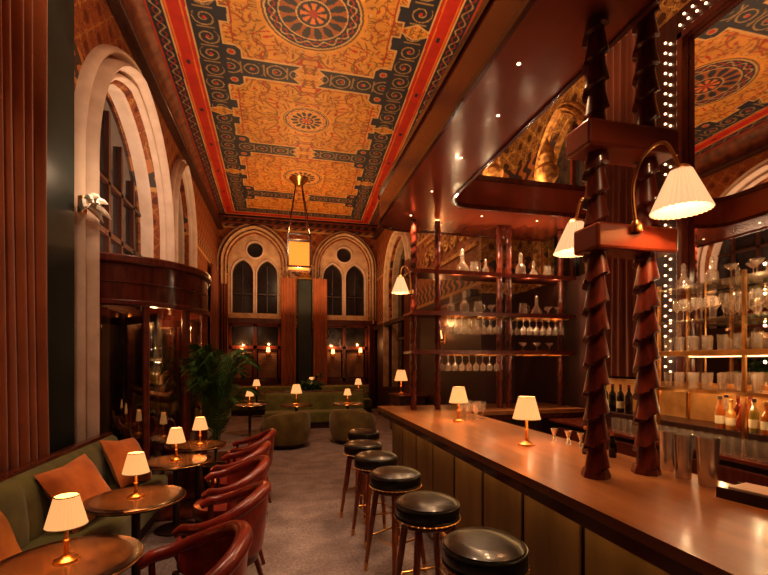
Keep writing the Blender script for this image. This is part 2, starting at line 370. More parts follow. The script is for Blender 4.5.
# ceiling
def edges(Y):
    t=np.clip((Y-5.5)/10,-1,1)
    return -1.85-.28*t, 2.68+.6*t
NX,NY=340,1180
yy=np.linspace(YN,YF,NY); tt=np.linspace(-1,1,NX)
Yg,Tg=np.meshgrid(yy,tt,indexing='ij'); xl,xr=edges(Yg); Wg=(xr-xl)/2; Xc=(xl+xr)/2; xp=Tg*Wg; Xg=Xc+xp
verts=np.stack([Xg,Yg,np.full_like(Xg,ZC-.01)],-1).reshape(-1,3)
idx=np.arange(NX*NY).reshape(NY,NX)
faces=np.stack([idx[:-1,:-1],idx[1:,:-1],idx[1:,1:],idx[:-1,1:]],-1).reshape(-1,4)
me=bpy.data.meshes.new('ceiling'); me.from_pydata(verts.tolist(),[],faces.tolist()); me.update()
def paint():
    C=np.zeros(Xg.shape+(3,)); gold=np.array([.55,.25,.045])
    navy=np.array([.02,.024,.036]); cream=np.array([.54,.34,.14]); red=np.array([.42,.026,.012]); dred=np.array([.34,.045,.018]); org=np.array([.60,.17,.03]); grn=np.array([.20,.095,.022])
    ax=np.abs(xp); e=np.minimum(Wg-ax,YF-Yg); dy=((Yg-6.24+1.4)%2.8)-1.4; ady=np.abs(dy)
    def put(mask,c): C[mask]=c
    C[:]=gold
    wx=ax+.07*np.sin(5.3*ady+1.1)+.04*np.sin(11*ax+2); wy=ady+.07*np.sin(4.7*ax+.6)+.04*np.sin(9*ady)
    for (sc,ox,oy,wd,col,tu) in ((.62,0,.1,.05,grn,2.7),(.62,.31,.41,.045,dred,2.4),(.38,.12,.05,.05,grn,3.1)):
        ux=(wx+ox)/sc; uy=(wy+oy)/sc; cx=ux%1-.5; cy=uy%1-.5; cell=np.floor(ux)*7+np.floor(uy)*13
        par=np.where(cell%2<1,1,-1); rr=np.sqrt(cx**2+cy**2); th=np.arctan2(cy,cx)*par+cell
        sp=np.abs(((rr*tu-th/(2*PI))%1)-.5); put((sp<wd)&(rr<.5)&(rr>.06),col)
        lf=(np.cos(th*5-rr*14)>.82)&(np.abs(rr-.30-.05*np.sin(3*th))<.07); put(lf,col)
        put((rr<.055),red if sc>.5 else cream)
    b1=1.17-ady; a1=e-.97
    sq=np.maximum(a1,b1); dg=a1+b1
    put((a1>0)&(b1>0)&(sq<.30)&(dg<.50),cream)
    ch=(a1>0)&(b1>0)&(sq<.27)&(dg<.46)
    gap=(ax<.16+.12*(1-np.clip(np.abs(ady-1.3)/.12,0,1)))
    gapo=(ax<.12+.12*(1-np.clip(np.abs(ady-1.3)/.12,0,1)))
    cross=(ady>1.17)&(e>.9)&(~gap)&(Yg<14)
    lg=(ady<.06+.1*(1-np.clip(np.abs(e-.77)/.2,0,1)))&(Yg<13.4)
    lgi=(ady<.03+.1*(1-np.clip(np.abs(e-.77)/.2,0,1)))&(Yg<13.4)
    longb=(e>.57)&(e<.97)&~lg
    step=(e>=.97)&(e<1.09)&(ady>.16)&(ady<.42)&(Yg<13.4); stepo=(e>=.97)&(e<1.12)&(ady>.13)&(ady<.45)&(Yg<13.4)
    put((((ady>1.135)&(e>.9)&(~gapo)&(Yg<14))|((e>.545)&(e<1.0)&~lgi))|stepo,cream)
    inb=(a1>.05)&(b1>.05)&(sq>.34)&((np.abs(a1-.165)<.013)|(np.abs(b1-.075)<.013))&~stepo; put(inb,dred)
    band=(cross|longb|ch|step); put(band,navy)
    v1=e-.77; v2=ady-1.4
    endz=(YF-Yg)<Wg-ax
    U=np.where(endz,xp,Yg)
    def scroll(mask,u,v,hw):
        P=.38; c=((u/P)%1-.5)*P; sg=np.where(np.floor(u/P)%2<1,1,-1); vv=v*sg
        r=np.sqrt(c**2+vv**2); th=np.arctan2(vv,c)
        s=np.abs(((r/.095-th/(2*PI))%1)-.5)
        put(mask&(s<.11)&(r<hw*.9),cream*.66); put(mask&(r<.03),red)
        put(mask&(np.abs(np.abs(c)-P/2)<.014)&(np.abs(v)<hw*.7),cream*.5)
    scroll(longb,U,v1,.19); scroll(cross&(e>1.0),ax,v2,.22)
    put(ch&(np.hypot(a1-.12,b1-.12)<.07),cream*.7); put(ch&(np.hypot(a1-.12,b1-.12)<.045),red)
    put(e<.545,red); put(np.abs(e-.485)<.012,org); put(np.abs(e-.28)<.012,org)
    put((np.abs(e-.385)<.03)&(np.abs(((U)%1.4)-.7)<.05),navy)
    put(e<.23,navy); put((np.abs(e-.13-.05*np.sin(U*2*PI/.3))<.014)&(e<.23),cream*.6); put((np.abs(e-.13+.05*np.sin(U*2*PI/.3))<.011)&(e<.23),red*.7); put((e<.25)&(e>.225),cream); put(e<.04,dred)
    k=np.round((Yg-6.24)/2.8); k0=(k<=0); R=np.where(k0,.70,np.where(k==1,.45,.50)); r=np.sqrt(xp**2+dy**2)/R; th=np.arctan2(dy,xp)
    ok=(Yg<13.2)
    put(ok&(r<1.12),gold*1.1); put(ok&(r<1.04),grn*.6); put(ok&(r<1),cream); put(ok&(r<.96),navy); put(ok&~k0&(r<.9),gold*1.15)
    put(ok&(np.abs(r-.84-.06*np.sin(th*14))<.022),cream*.85); put(ok&(np.abs(r-.84+.06*np.sin(th*14))<.018),red*.8)
    put(ok&(r<.72),cream); put(ok&(r<.69),np.array([.30,.09,.02])); put(ok&~k0&(r<.69),gold); put(ok&(r<.69)&(r>.36)&(np.abs(np.cos(th*7))*.33>np.abs(r-.52)+.12),navy)
    put(ok&(r<.36),cream); put(ok&(r<.33),navy); put(ok&(r<.27)&(np.cos(th*8)>-.2),org); put(ok&(r<.1),dred)
    return C
C=paint(); C4=np.concatenate([C,np.ones(C.shape[:2]+(1,))],-1).reshape(-1).astype(np.float32)
ca=me.color_attributes.new('paint','FLOAT_COLOR','POINT'); ca.data.foreach_set('color',C4)
me.materials.append(M['ceil']); o=bpy.data.objects.new('ceiling',me); COL.objects.link(o); o['kind']=S
cv=MB(); ys=[YN,5.5,YF]
n=6
vsL=[];vsR=[]
for y in ys:
    l,r=edges(y)
    for i in range(n+1):
        a=PI/2*i/n
        vsL.append((XL+(l-XL)*(1-math.cos(a)),y,6.25+(ZC-6.25)*math.sin(a)))
        vsR.append((XB-(XB-r)*(1-math.cos(a)),y,6.25+(ZC-6.25)*math.sin(a)))
fs=[(j*(n+1)+i,j*(n+1)+i+1,(j+1)*(n+1)+i+1,(j+1)*(n+1)+i) for j in range(2) for i in range(n)]
cv.add(vsL,fs); cv.add(vsR,fs); build('trim_16',cv,'cove',kind=S)
build('trim_17',MB().box(XR-.001,XB,YE-.12,YE-.002,0,ZC),'goldwall',smooth=False,kind=S)

# ------------------------------------------------------------ curtains
def curtain(mb,a,b,z0,z1,amp,folds,seed=0,flare=0.):
    a=Vector(a);b=Vector(b); d=b-a; nrm=Vector((-d.y,d.x,0)).normalized(); rnd=random.Random(seed)
    nu=folds*16; nz=28; vs=[];fs=[]; am_=[rnd.uniform(.4,1.1) for _ in range(folds+3)]; dr=[rnd.uniform(-1.2,1.2) for _ in range(folds+3)]; d2=[rnd.uniform(-1,1) for _ in range(folds+3)]
    for j in range(nz+1):
        t=j/nz; z=z0+(z1-z0)*t; fl=1+flare*(1-t)**3
        for i in range(nu+1):
            s=i/nu; f=s*folds; k=int(f); fr=f-k; fr2=fr*fr*(3-2*fr); mixv=lambda q:q[k]*(1-fr2)+q[k+1]*fr2
            q0=f*2*PI+mixv(dr)*(1-t)*1.6+mixv(d2)+.45*math.sin(5*t+f)
            w=math.sin(q0)
            q=a+d*(s*fl+.007*math.cos(q0))+nrm*(amp*mixv(am_)*(1.1-.3*t)*w); vs.append((q.x,q.y,z))
    for j in range(nz):
        for i in range(nu): k=j*(nu+1)+i; fs.append((k,k+1,k+nu+2,k+nu+1))
    mb.add(vs,fs); return mb
def curtain_thing(label,a,b,z0,z1,amp,folds,seed,mt='curtaindark',flare=0.):
    mb=curtain(MB(),a,b,z0,z1,amp,folds,seed,flare)
    o=build('curtain',mb,mt,smooth=False); o.data.polygons.foreach_set('use_smooth',[True]*len(o.data.polygons)); tag(o,label,'curtain'); return o
curtain_thing('tall rust velvet curtain hanging in folds at near left wall',(XL+.09,2.3,0),(XL+.17,4.2,0),.05,6.1,.062,13,11,'curtain',.05)
curtain_thing('rust curtain at left edge of left far arched window',(-2.05,15.1,0),(-1.78,15.1,0),.05,4.3,.04,3,2)
curtain_thing('rust curtain between left far window and dark teal pier',(-.06,15.1,0),(.42,15.1,0),.05,4.6,.05,4,3,'curtain')
curtain_thing('rust curtain between dark teal pier and right far window',(1.02,15.1,0),(1.5,15.1,0),.05,4.6,.05,4,4,'curtain')
curtain_thing('dark rust curtain on left wall beyond the second arch',(XL+.12,13.4,0),(XL+.12,14.6,0),.05,4.6,.06,7,5)
curtain_thing('rust curtain on right wall past the bar shelving',(XR-.15,11.15,0),(XR-.15,10.8,0),.05,4.4,.05,4,6)
curtain_thing('dark rust curtain behind the carved columns beside the bulb lit mirror',(XB-.13,3.93,0),(XB-.13,4.78,0),1.53,5.5,.035,8,8)

# ------------------------------------------------------------ bar
bar=thing('bar_counter','long polished wood bar counter with brass-brown panelled front','bar counter',(0,0,0))
def Lprism(outer,z0,z1): 
    mb=MB(); plate(mb,outer,[],lambda u,v,p:(u,v,p),z0,z1); return mb
Ltop=[(1.3,-1.2),(2.25,-1.2),(2.25,5.0),(3.95,5.0),(3.95,5.95),(1.3,5.95)]
build('counter_top',Lprism(Ltop,1.03,1.07),'bartop',bar,smooth=False,bevel=.008)
L2=[(1.32,-1.2),(2.22,-1.2),(2.22,5.03),(3.95,5.03),(3.95,5.92),(1.32,5.92)]
build('edge_moulding',Lprism(L2,.965,1.03),'mahog',bar,smooth=False,bevel=.012)
L3=[(1.5,-1.2),(2.15,-1.2),(2.15,5.1),(3.95,5.1),(3.95,5.85),(1.5,5.85)]
build('body',Lprism(L3,0,.965),'dark',bar,smooth=False)
for i in range(12):
    y0=-.9+i*.56
    build('front_panel',MB().box(1.48,1.499,y0+.02,y0+.54,.14,.93),'barpanel',bar,smooth=False,bevel=.006)
build('plinth',MB().box(1.46,1.5,-1.2,5.86,0,.12),'mahog',bar,smooth=False)
build('under_counter_light',MB().box(1.36,1.38,-1.1,5.8,.955,.964),emis('under_counter_glow',(1,.58,.24),5),bar,smooth=False)
fr=MB(); fr.tube([(1.36,-1.1,.2),(1.36,5.7,.2)],.02,10)
for i in range(8): fr.tube([(1.36,-.9+.9*i,.2),(1.47,-.9+.9*i,.2)],.012,6)
build('foot_rail',fr,'brass',bar)
def rounded(pts,rad,n=8):
    out=[]
    m=len(pts)
    for i,(p,r) in enumerate(zip(pts,rad)):
        p=Vector(p);a=Vector(pts[i-1]);b=Vector(pts[(i+1)%m])
        if r==0: out.append(tuple(p)); continue
        d1=(a-p).normalized();d2=(b-p).normalized(); s=p+d1*r;e=p+d2*r
        for k in range(n+1):
            t=k/n; q=s*(1-t)**2+p*2*t*(1-t)+e*t*t; out.append(tuple(q))
    return out
XI=1.9
Cp=rounded([(1.25,-1.3),(XI,-1.3),(XI,4.85),(3.97,4.85),(3.97,5.95),(1.25,5.95)],[0,0,.35,0,0,.45])
can=thing('bar_canopy','dark polished wood canopy hanging over the bar with rounded corner','canopy',(0,0,0))
build('soffit',Lprism(Cp,3.585,3.93),'canopy',can,smooth=False)
def lip(off,z0,z1,name,mt):
    mb=MB(); m=len(Cp); A=[];B=[]
    for i in range(m):
        p=Vector(Cp[i]);a=Vector(Cp[i-1]);b=Vector(Cp[(i+1)%m]); t=((b-p).normalized()+(p-a).normalized()).normalized(); nr=Vector((t.y,-t.x))
        A.append(p+nr*off); B.append(p-nr*.03)
    vs=[(q.x,q.y,z0) for q in A]+[(q.x,q.y,z1) for q in A]+[(q.x,q.y,z0) for q in B]+[(q.x,q.y,z1) for q in B]
    fs=[]
    for i in range(m):
        j=(i+1)%m; fs+= [(i,j,m+j,m+i),(2*m+i,3*m+i,3*m+j,2*m+j),(i,2*m+i,2*m+j,j),(m+i,m+j,3*m+j,3*m+i)]
    mb.add(vs,fs); build(name,mb,mt,can)
lip(.008,3.57,3.62,'lower_rim','mahog'); lip(.02,3.92,3.98,'upper_rim','mahog')
for i,(x,y,e) in enumerate([(1.6,5.3,30),(1.6,4.5,30),(1.6,3.7,34),(1.6,3.0,34),(1.45,2.45,34),(1.6,1.2,30),(2.5,5.12,60),(3.3,5.12,60)]):
    build('downlight',MB().lathe([(.012,3.581),(.012,3.585)],12,(x,y,0)),'downlight',can)
    light('SPOT',(x,y,3.57),e*1.2,(1,.62,.34),'downlight_light',can,.02,(0,0,0),spot=1.9,blend=.8)
def spiral(mb,x,y,z0,z1,r0=.044,r1=.026,pitch=.15,n=30,dz=.009,lobes=4):
    nz=int((z1-z0)/dz); vs=[];fs=[]
    for j in range(nz+1):
        z=z0+(z1-z0)*j/nz
        for i in range(n):
            a=2*PI*i/n; lb=abs(math.sin(lobes*a/2)) if lobes else 0; f=((z1-z)/pitch+i/n-.12*lb)%1; r=r0+r1*f**1.3*(.9+.1*lb)
            vs.append((x+r*math.cos(a),y+r*math.sin(a),z))
    for j in range(nz):
        for i in range(n): k=(i+1)%n; fs.append((j*n+i,j*n+k,(j+1)*n+k,(j+1)*n+i))
    fs.append(tuple(nz*n+i for i in range(n))); mb.add(vs,fs); return mb
cs=thing('column_stand','pair of carved spiral wood columns standing on the bar top','column',(0,0,0))
for x,zt in ((1.67,3.565),(2.0,4.3)):
    c=build('column',spiral(MB(),x,2.03,1.075,zt),'redwood',cs)
    build('base_block',MB().lathe([(.074,1.072),(.074,1.09),(.062,1.12)],8,(x,2.03,0)),'redwood',c)
build('crosspiece',MB().box(1.55,2.13,1.93,2.13,2.84,2.98),'canopy',cs,smooth=False,bevel=.015)
build('crosspiece',MB().box(1.60,2.12,1.93,2.13,2.30,2.44),'canopy',cs,smooth=False,bevel=.015)

sh=thing('bar_shelving','tall dark red wood shelving with carved posts standing on bar end','shelving',(0,0,0))
for x in (1.67,2.0,2.9,3.04,3.86): build('post',spiral(MB(),x,5.4,1.075,3.565,.034,.016,.14,12,.023,0),'redwood',sh)
for z in (2.87,2.34,1.84):
    s_=build('shelf',MB().box(1.58,3.95,5.2,5.6,z-.035,z),'mahog',sh,smooth=False,bevel=.006)
    build('shelf_edge',MB().box(1.58,3.95,5.185,5.2,z-.04,z+.012),'redwood',s_,smooth=False)
for z,pw in ((3.3,2.4),(2.80,2.2),(2.27,1.1),(1.77,1.1)):
    for x in (2.2,2.65,3.25,3.65): light('POINT',(x,5.215,z),pw,(1,.66,.38),'shelf_fill_light',sh,.008)  # bare fill points added to brighten the glassware, no fittings
for z in (2.285,1.785):
    hr=MB()
    hr.box(2.03,3.9,5.36,5.38,z+.006,z+.02)
    for i in range(19): hr.box(2.06+.1*i-.004,2.06+.1*i+.004,5.22,5.58,z,z+.015)
    build('hanging_rail',hr,'brass',sh,smooth=False)

# ------------------------------------------------------------ glassware
def wine_glass(label,group,loc,flip=False):
    t=thing('wine_glass',label,'glass',loc,0,group)
    pr=[(.032,0),(.032,.003),(.006,.008),(.004,.02),(.004,.085),(.012,.095),(.034,.12),(.04,.145),(.036,.185),(.033,.2)]
    fl=(lambda p:[(r,-z) for r,z in p]) if flip else (lambda p:p)
    build('bowl',MB().lathe(fl(pr[4:]),16,cap=False),'glass',t); build('stem',MB().lathe(fl(pr[:5]),14,cap=False),'glass',t); return t
def one(name,label,cat,group,loc,prof,mt,n=14,cap=False):
    o=build(name,MB().lathe(prof,n,cap=cap),mt); o.location=loc; tag(o,label,cat,group)
    return o
def dup1(o0,loc): 
    o=o0.copy(); COL.objects.link(o); o.location=loc
    for ch in o0.children: c=ch.copy(); COL.objects.link(c); c.parent=o
    return o
COUPE=[(.03,0),(.004,.006),(.004,.08),(.02,.09),(.046,.115),(.048,.13)]
g0=wine_glass('upside-down wine glass hanging in the row under the middle bar shelf','stemware hanging under the middle shelf',(2.11,5.3,2.28),True)
first=True
for i in range(18):
    for y in (5.29,5.5):
        x=2.10+.1*i+(.0 if y<5.4 else .03)
        if abs(x-2.97)<.13: continue
        if first: g0.location=(x,y,2.28); first=False
        else: dup(g0,(x,y,2.28))
g1=dup(g0,(2.10,5.29,1.78),0,'upside-down wine glass hanging in the row under the lowest bar shelf','stemware hanging under the lowest shelf')
for i in range(8):
    for y in (5.29,5.5):
        if i or y>5.3: dup(g1,(2.10+.1*i,y,1.78))
def decanter(label,loc,s=1,style=0):
    t=thing('decanter',label,'decanter',loc,0,None,s)
    pr=[(.07,0),(.075,.02),(.065,.07),(.025,.13),(.02,.18),(.03,.2)] if style==0 else [(.05,0),(.055,.01),(.055,.11),(.022,.15),(.02,.19),(.027,.2)]
    build('flask',MB().lathe(pr,16),'glass',t); build('stopper',MB().lathe([(.014,.2),(.02,.215),(.024,.24),(.012,.265),(.001,.27)],12),'glass',t)
    return t
decanter('wide conical glass decanter on top shelf above left bay',(2.32,5.33,2.87),1.25)
decanter('square-shouldered glass decanter on top shelf above right bay',(3.18,5.33,2.87),1.25,1)
decanter('small glass decanter beside the tall one on right top shelf',(3.38,5.33,2.87),.85)
decanter('small square decanter at right end of the top shelf left bay',(2.66,5.33,2.87),.8,1)
decanter('cut glass decanter on middle shelf, left bay',(2.35,5.33,2.34),1.15,1)
decanter('narrow glass decanter on middle shelf beside left carved post',(2.16,5.33,2.34),.9,1)
decanter('conical glass decanter on middle shelf, right bay',(3.43,5.33,2.34),1.05)
def jug(label,loc):
    t=thing('glass_jug',label,'jug',loc,0)
    build('body',MB().lathe([(.045,0),(.055,.02),(.06,.08),(.045,.14),(.05,.17)],16,cap=False),'glass',t)
    build('handle',MB().tube([(.045,0,.14),(.09,0,.13),(.1,0,.08),(.058,0,.04)],.007,6),'glass',t); return t
jug('squat glass jug with handle on middle shelf, left bay',(2.55,5.33,2.34)); jug('glass jug with handle on middle shelf, right bay',(3.22,5.33,2.34)); jug('glass jug with handle on the top shelf, right bay',(3.6,5.33,2.87)); jug('glass jug with handle between the decanters on top shelf, left bay',(2.49,5.33,2.87))
cp=one('coupe_glass','stemmed coupe glass standing on middle bar shelf','glass','coupes on the bar shelves',(2.74,5.3,2.34),COUPE,'glass')
for p in ((2.8,5.45,2.34),(3.6,5.3,2.34),(3.68,5.45,2.34),(3.74,5.3,2.34)): dup1(cp,p)
c3=dup1(cp,(3.2,5.32,1.84)); c3['label']='stemmed coupe glass standing on the lowest bar shelf, right bay'; c3['group']='coupes on the lowest bar shelf'
for p in ((3.3,5.45,1.84),(3.42,5.32,1.84),(3.52,5.45,1.84),(3.62,5.32,1.84),(3.72,5.45,1.84)): dup1(c3,p)
cl=one('stemmed_glass','stemmed glass in the cluster on the bar top by the far lamp','glass','glass cluster on bar top',(2.06,4.5,1.07),[(.03,0),(.004,.006),(.004,.07),(.025,.09),(.036,.13),(.034,.19)],'glass')
for p in ((1.98,4.42),(2.07,4.36),(2.15,4.5),(1.99,4.6),(2.09,4.64),(2.16,4.4),(1.94,4.5),(2.02,4.28)): dup1(cl,(*p,1.07))

# ------------------------------------------------------------ back bar
bb=thing('back_bar_cabinet','dark wood back bar cabinet under the mirror','cabinet',(0,0,0))
build('body',MB().box(3.4,3.97,-1.2,4.95,0,.93),'dark',bb,smooth=False)
build('worktop',MB().box(3.36,3.97,-1.2,4.95,.93,.965),'mahog',bb,smooth=False,bevel=.006)
build('riser',MB().box(3.56,3.93,.6,4.4,.965,1.14),'dark',bb,smooth=False,bevel=.004)
build('bounce_panel',MB().box(3.935,3.97,.2,4.6,.966,1.5),'satin',bb,smooth=False)  # reflector added behind the bottles to brighten them
for i in range(9): 
    d=build('door',MB().box(3.378,3.4,-1.1+.66*i,-.48+.66*i,.08,.88),'mahogz',bb,smooth=False,bevel=.008)
    build('handle',MB().box(3.36,3.38,-.55+.66*i,-.53+.66*i,.5,.62),'brass',d,smooth=False)
mf=thing('marquee_mirror','large back bar mirror edged with rows of small lit bulbs','mirror',(0,0,0))
Y0,Y1,Z0,Z1=.2,3.55,1.5,5.0
build('mirror_glass',MB().box(3.94,3.955,Y0,Y1,Z0,Z1),'mirror',mf,smooth=False)
build('bulb_frame',MB().box(3.88,3.975,Y1,Y1+.26,Z0,Z1+.24).box(3.88,3.975,Y0,Y1,Z1,Z1+.24),'dark',mf,smooth=False,bevel=.01)
build('inner_frame',MB().box(3.86,3.94,Y1-.07,Y1,Z0,Z1).box(3.86,3.94,Y0,Y1,Z1-.07,Z1),'mahog',mf,smooth=False,bevel=.01)
bme=None; bs=[]
for k in range(33): bs.append((Y1+.07,1.6+.105*k)); bs.append((Y1+.13,1.652+.105*k))
for k in range(17): bs.append((Y1-.04-.09*k,Z1+.07)); bs.append((Y1-.085-.09*k,Z1+.15))
for y,z in bs:
    if bme is None: b0=build('bulb',MB().lathe([(.004,-.012),(.010,-.005),(.0125,.003),(.009,.010),(.001,.014)],10,Mx=Matrix.Rotation(-PI/2,4,'Y')),'bulb',mf); bme=b0; o=b0
    else: o=bme.copy(); COL.objects.link(o); o.parent=mf
    o.location=(3.868,y,z)
gs=thing('glass_shelf_stand','brass framed shelf stand in front of the mirror','shelf',(0,0,0))
for y in (1.2,2.62,3.4):
    for x in (3.5,3.84): build('post',MB().box(x-.012,x+.012,y-.012,y+.012,1.145 if x>3.55 else .97,2.42),'brass',gs,smooth=False)
build('shelf',MB().box(3.46,3.86,1.15,3.45,1.755,1.80),'brass',gs,smooth=False,bevel=.004)
build('shelf',MB().box(3.46,3.86,1.15,3.45,1.435,1.465),'brass',gs,smooth=False)
build('shelf',MB().box(3.46,3.86,1.15,3.45,2.06,2.072),'shelfglass',gs,smooth=False)
build('shelf',MB().box(3.46,3.86,1.15,3.45,2.36,2.375),'shelfglass',gs,smooth=False)
build('shelf_light',MB().box(3.845,3.855,1.2,3.4,1.422,1.434),'led',gs,smooth=False)
build('shelf_light',MB().box(3.845,3.855,1.2,3.4,1.746,1.754),'led',gs,smooth=False)
for z in (1.70,2.04,2.34,2.62):
    for y in (1.9,2.5,3.1): light('POINT',(3.49,y,z),1.7,(1,.66,.38),'shelf_fill_light',gs,.008)  # added fill points for the mirror shelves, without fittings
for y in (2.2,2.75,3.2): light('POINT',(3.45,y,1.41),1.8,(1,.66,.34),'shelf_fill_light',gs,.008)  # more added fill, for the bottles and the panel behind them
w0=wine_glass('wine glass standing on the glass shelf before the mirror','wine glasses on the mirror shelf',(3.6,3.3,2.073))
for i in range(1,24): dup(w0,(3.58+.14*(i%2),3.34-.062*i,2.073))
t0=one('tumbler','clear tumbler on the brass shelf before the mirror','glass','tumblers on the brass shelf',(3.55,3.35,1.801),[(.001,.002),(.03,0),(.036,.13)],'glass')
for i in range(1,34): dup1(t0,(3.52+.12*(i%3),3.35-.045*i,1.801))
t1=one('tumbler','clear tumbler on the lower brass shelf','glass','tumblers on the lower brass shelf',(3.55,3.35,1.466),[(.001,.002),(.03,0),(.036,.14)],'glass')
for i in range(1,34): dup1(t1,(3.52+.12*(i%3),3.35-.045*i,1.466))
t2=one('tumbler','clear tumbler on the back bar worktop','glass','tumblers on the back bar worktop',(3.45,3.9,.966),[(.001,.002),(.034,0),(.04,.14)],'glass')
for i in range(1,18): dup1(t2,(3.45,3.9-.085*i,.966))
decanter('round decanter on the top mirror shelf nearest the bulb frame',(3.62,3.25,2.376),.9)
decanter('square decanter on the top mirror shelf, second along',(3.62,2.98,2.376),.9,1)
c2=dup1(cp,(3.6,2.8,2.376)); c2['label']='coupe glass on the top mirror shelf'; c2['group']='coupes on the top mirror shelf'
for i in range(1,9): dup1(c2,(3.6+.1*(i%2),2.8-.1*i,2.376))
def bottle(label,loc,mt,hgt=.3,r=.038,lab=True,cat='bottle',group=None,cap='brass',sh=0):
    t=thing('bottle',label,cat,loc,0,group)
    pr=[[(r*.9,0),(r,.01),(r,hgt*.58),(r*.85,hgt*.66),(.014,hgt*.76),(.013,hgt*.95)],[(r*.92,0),(r,.01),(r*1.04,hgt*.5),(r*.95,hgt*.57),(.02,hgt*.63),(.014,hgt*.7),(.013,hgt*.95)],[(r*.8,0),(r*1.05,hgt*.12),(r*1.1,hgt*.35),(r*.7,hgt*.55),(.016,hgt*.7),(.015,hgt*.95)]][sh]
    build('glass_body',MB().lathe(pr,18),mt,t)
    build('cap',MB().lathe([(.015,hgt*.9),(.017,hgt*.92),(.017,hgt)],12),cap,t)
    if lab: build('paper_label',MB().lathe([(r*1.06,hgt*.15),(r*1.06,hgt*.40)],18,cap=False),'label',t)
    return t
labs=['amber liquor bottle with cream label, nearest the brass post','honey coloured liquor bottle second from the brass post','short ruby bottle third along the lit bottle riser','tall olive yellow bottle fourth along the lit bottle riser','amber bottle fifth along the lit bottle riser','squat honey bottle sixth along the riser','clear spirit bottle in second row behind the amber bottle','dark ruby bottle in second row behind the honey bottle','amber bottle in second row behind the short ruby bottle']
bp=[(3.61,2.90),(3.61,2.81),(3.61,2.72),(3.61,2.63),(3.61,2.54),(3.61,2.44),(3.74,2.95),(3.74,2.85),(3.74,2.75)]
bm=['amber','honey','ruby','lime','amber','honey','clear','ruby','amber']
for i,l in enumerate(labs): bottle(l,(*bp[i],1.141),bm[i],[.27,.25,.22,.27,.26,.24,.28,.28,.28][i],[.034,.036,.038,.032,.034,.04,.036,.036,.036][i],i%3!=2,cap=['dark','brass','redleather','dark','brass','dark'][i%6],sh=i%3)
wl=['dark wine bottle at far left of the group behind the columns','dark wine bottle second from left behind the columns','dark wine bottle third from left behind the columns','dark wine bottle at right of the group behind the columns']
for i,l in enumerate(wl): bottle(l,(3.66,4.3-.12*i,1.141),'wine',.31,.038,i%2==0,cap='redleather')

def tin(label,x,y,h=.25,r=.038):
    o=build('shaker_tin',MB().lathe([(r*.8,0),(r*.85,.004),(r,h*.55),(r*1.12,h),(r*1.05,h),(r*.9,h*.5),(.001,.01)],24,cap=False),'chrome'); o.location=(x,y,1.07); tag(o,label,'shaker tin'); return o
tin('steel shaker tin right beside the carved column',2.18,2.06,.23,.04); tin('steel shaker tin, second from the carved column',2.115,1.90,.24,.043); tin('tall steel shaker tin nearest the viewer on bar',2.10,1.75,.25,.046); tin('steel shaker tin behind the front row near bar inner edge',2.205,1.83,.2)
light('SPOT',(1.2,.6,3.4),22,(1,.75,.5),'bar_spot',None,.05,aim((1.2,.6,3.4),(2.1,1.85,1.15)),spot=.35,blend=.8)
jg=build('jigger',MB().lathe([(.024,0),(.01,.045),(.012,.05),(.03,.1)],18,cap=False),'chrome'); jg.location=(2.1,3.02,1.07); tag(jg,'steel jigger left of the small group on the bar top','jigger')
for p,l in (((2.14,2.9),'steel jigger in the middle of the group on the bar top'),((2.16,2.78),'steel jigger at right of the group on the bar top')):
    q=dup1(jg,(*p,1.07)); q['label']=l
bottle('short dark bitters bottle on the bar beside the columns',(2.12,2.42,1.07),'wine',.16,.024,False)
bottle('taller dark bitters bottle with label between the carved columns',(2.02,2.55,1.07),'wine',.19,.026,True)
nc=thing('napkin_holder','low wooden napkin holder on bar at right edge','napkin holder',(2.08,1.5,1.07),math.radians(12))
build('tray',MB().box(-.09,.09,-.12,.12,0,.015).box(-.09,-.082,-.12,.12,.015,.05).box(.082,.09,-.12,.12,.015,.05),'dark',nc,smooth=False)
build('napkins',MB().box(-.075,.075,-.08,.08,.015,.06),'paper',nc,smooth=False,bevel=.004)
sp=thing('menu_board','small brown leather menu folded on the bar by the napkins','menu',(2.06,1.22,1.07),.2)
build('cover',MB().box(-.1,.1,-.14,.14,0,.012),'redleather',sp,smooth=False,bevel=.004); build('page',MB().box(-.092,.092,-.13,.13,.012,.014),'paper',sp,smooth=False)

# ------------------------------------------------------------ lamps
def table_lamp(label,loc,scale=1,power=4.2,group=None):
    t=thing('table_lamp',label,'lamp',loc,0,group,scale)
    build('base',MB().lathe([(.052,0),(.052,.01),(.03,.018),(.012,.03)],20),'brass',t)
    build('stem',MB().lathe([(.013,.025),(.01,.09),(.017,.1),(.01,.11),(.008,.2)],12),'brass',t)
    pr=[(.085,.17),(.05,.31)]
    vs=[];fs=[]; n=60
    mb=MB()
    for j,(r,z) in enumerate(pr):
        for i in range(n): a=2*PI*i/n; rr=r*(1+.025*(-1)**i); vs.append((rr*math.cos(a),rr*math.sin(a),z))
    for i in range(n): fs.append((i,(i+1)%n,n+(i+1)%n,n+i))
    mb.add(vs,fs); s=build('shade',mb,'shade',t,smooth=False)
    build('shade_rim',MB().ring(.086,.003,.17),'label',s); build('shade_rim',MB().ring(.05,.003,.31),'label',s)
    light('POINT',(0,0,.23),power,(1,.5,.2),'lamp_light',t,.02)
    return t
TX=-1.06; TZ=.702
lampY=[2.47,3.52,4.75,5.6]
tl=['nearest small lit lamp on front left round table','small lit lamp on second round table from the viewer','small lit lamp on third round table from the viewer','small lit lamp on fourth round table before the palm']
L0=table_lamp(tl[0],(TX,lampY[0],TZ),1.05)
for y,l in zip(lampY[1:],tl[1:]): dup(L0,(TX+(.0 if y<5 else .08),y,TZ),0,l)
dup(L0,(1.80,2.93,1.07),0,'small lit lamp on bar top left of carved columns',scale=1.18)
dup(L0,(1.81,4.25,1.07),0,'small lit lamp on bar top beside the glass cluster',scale=1.18)
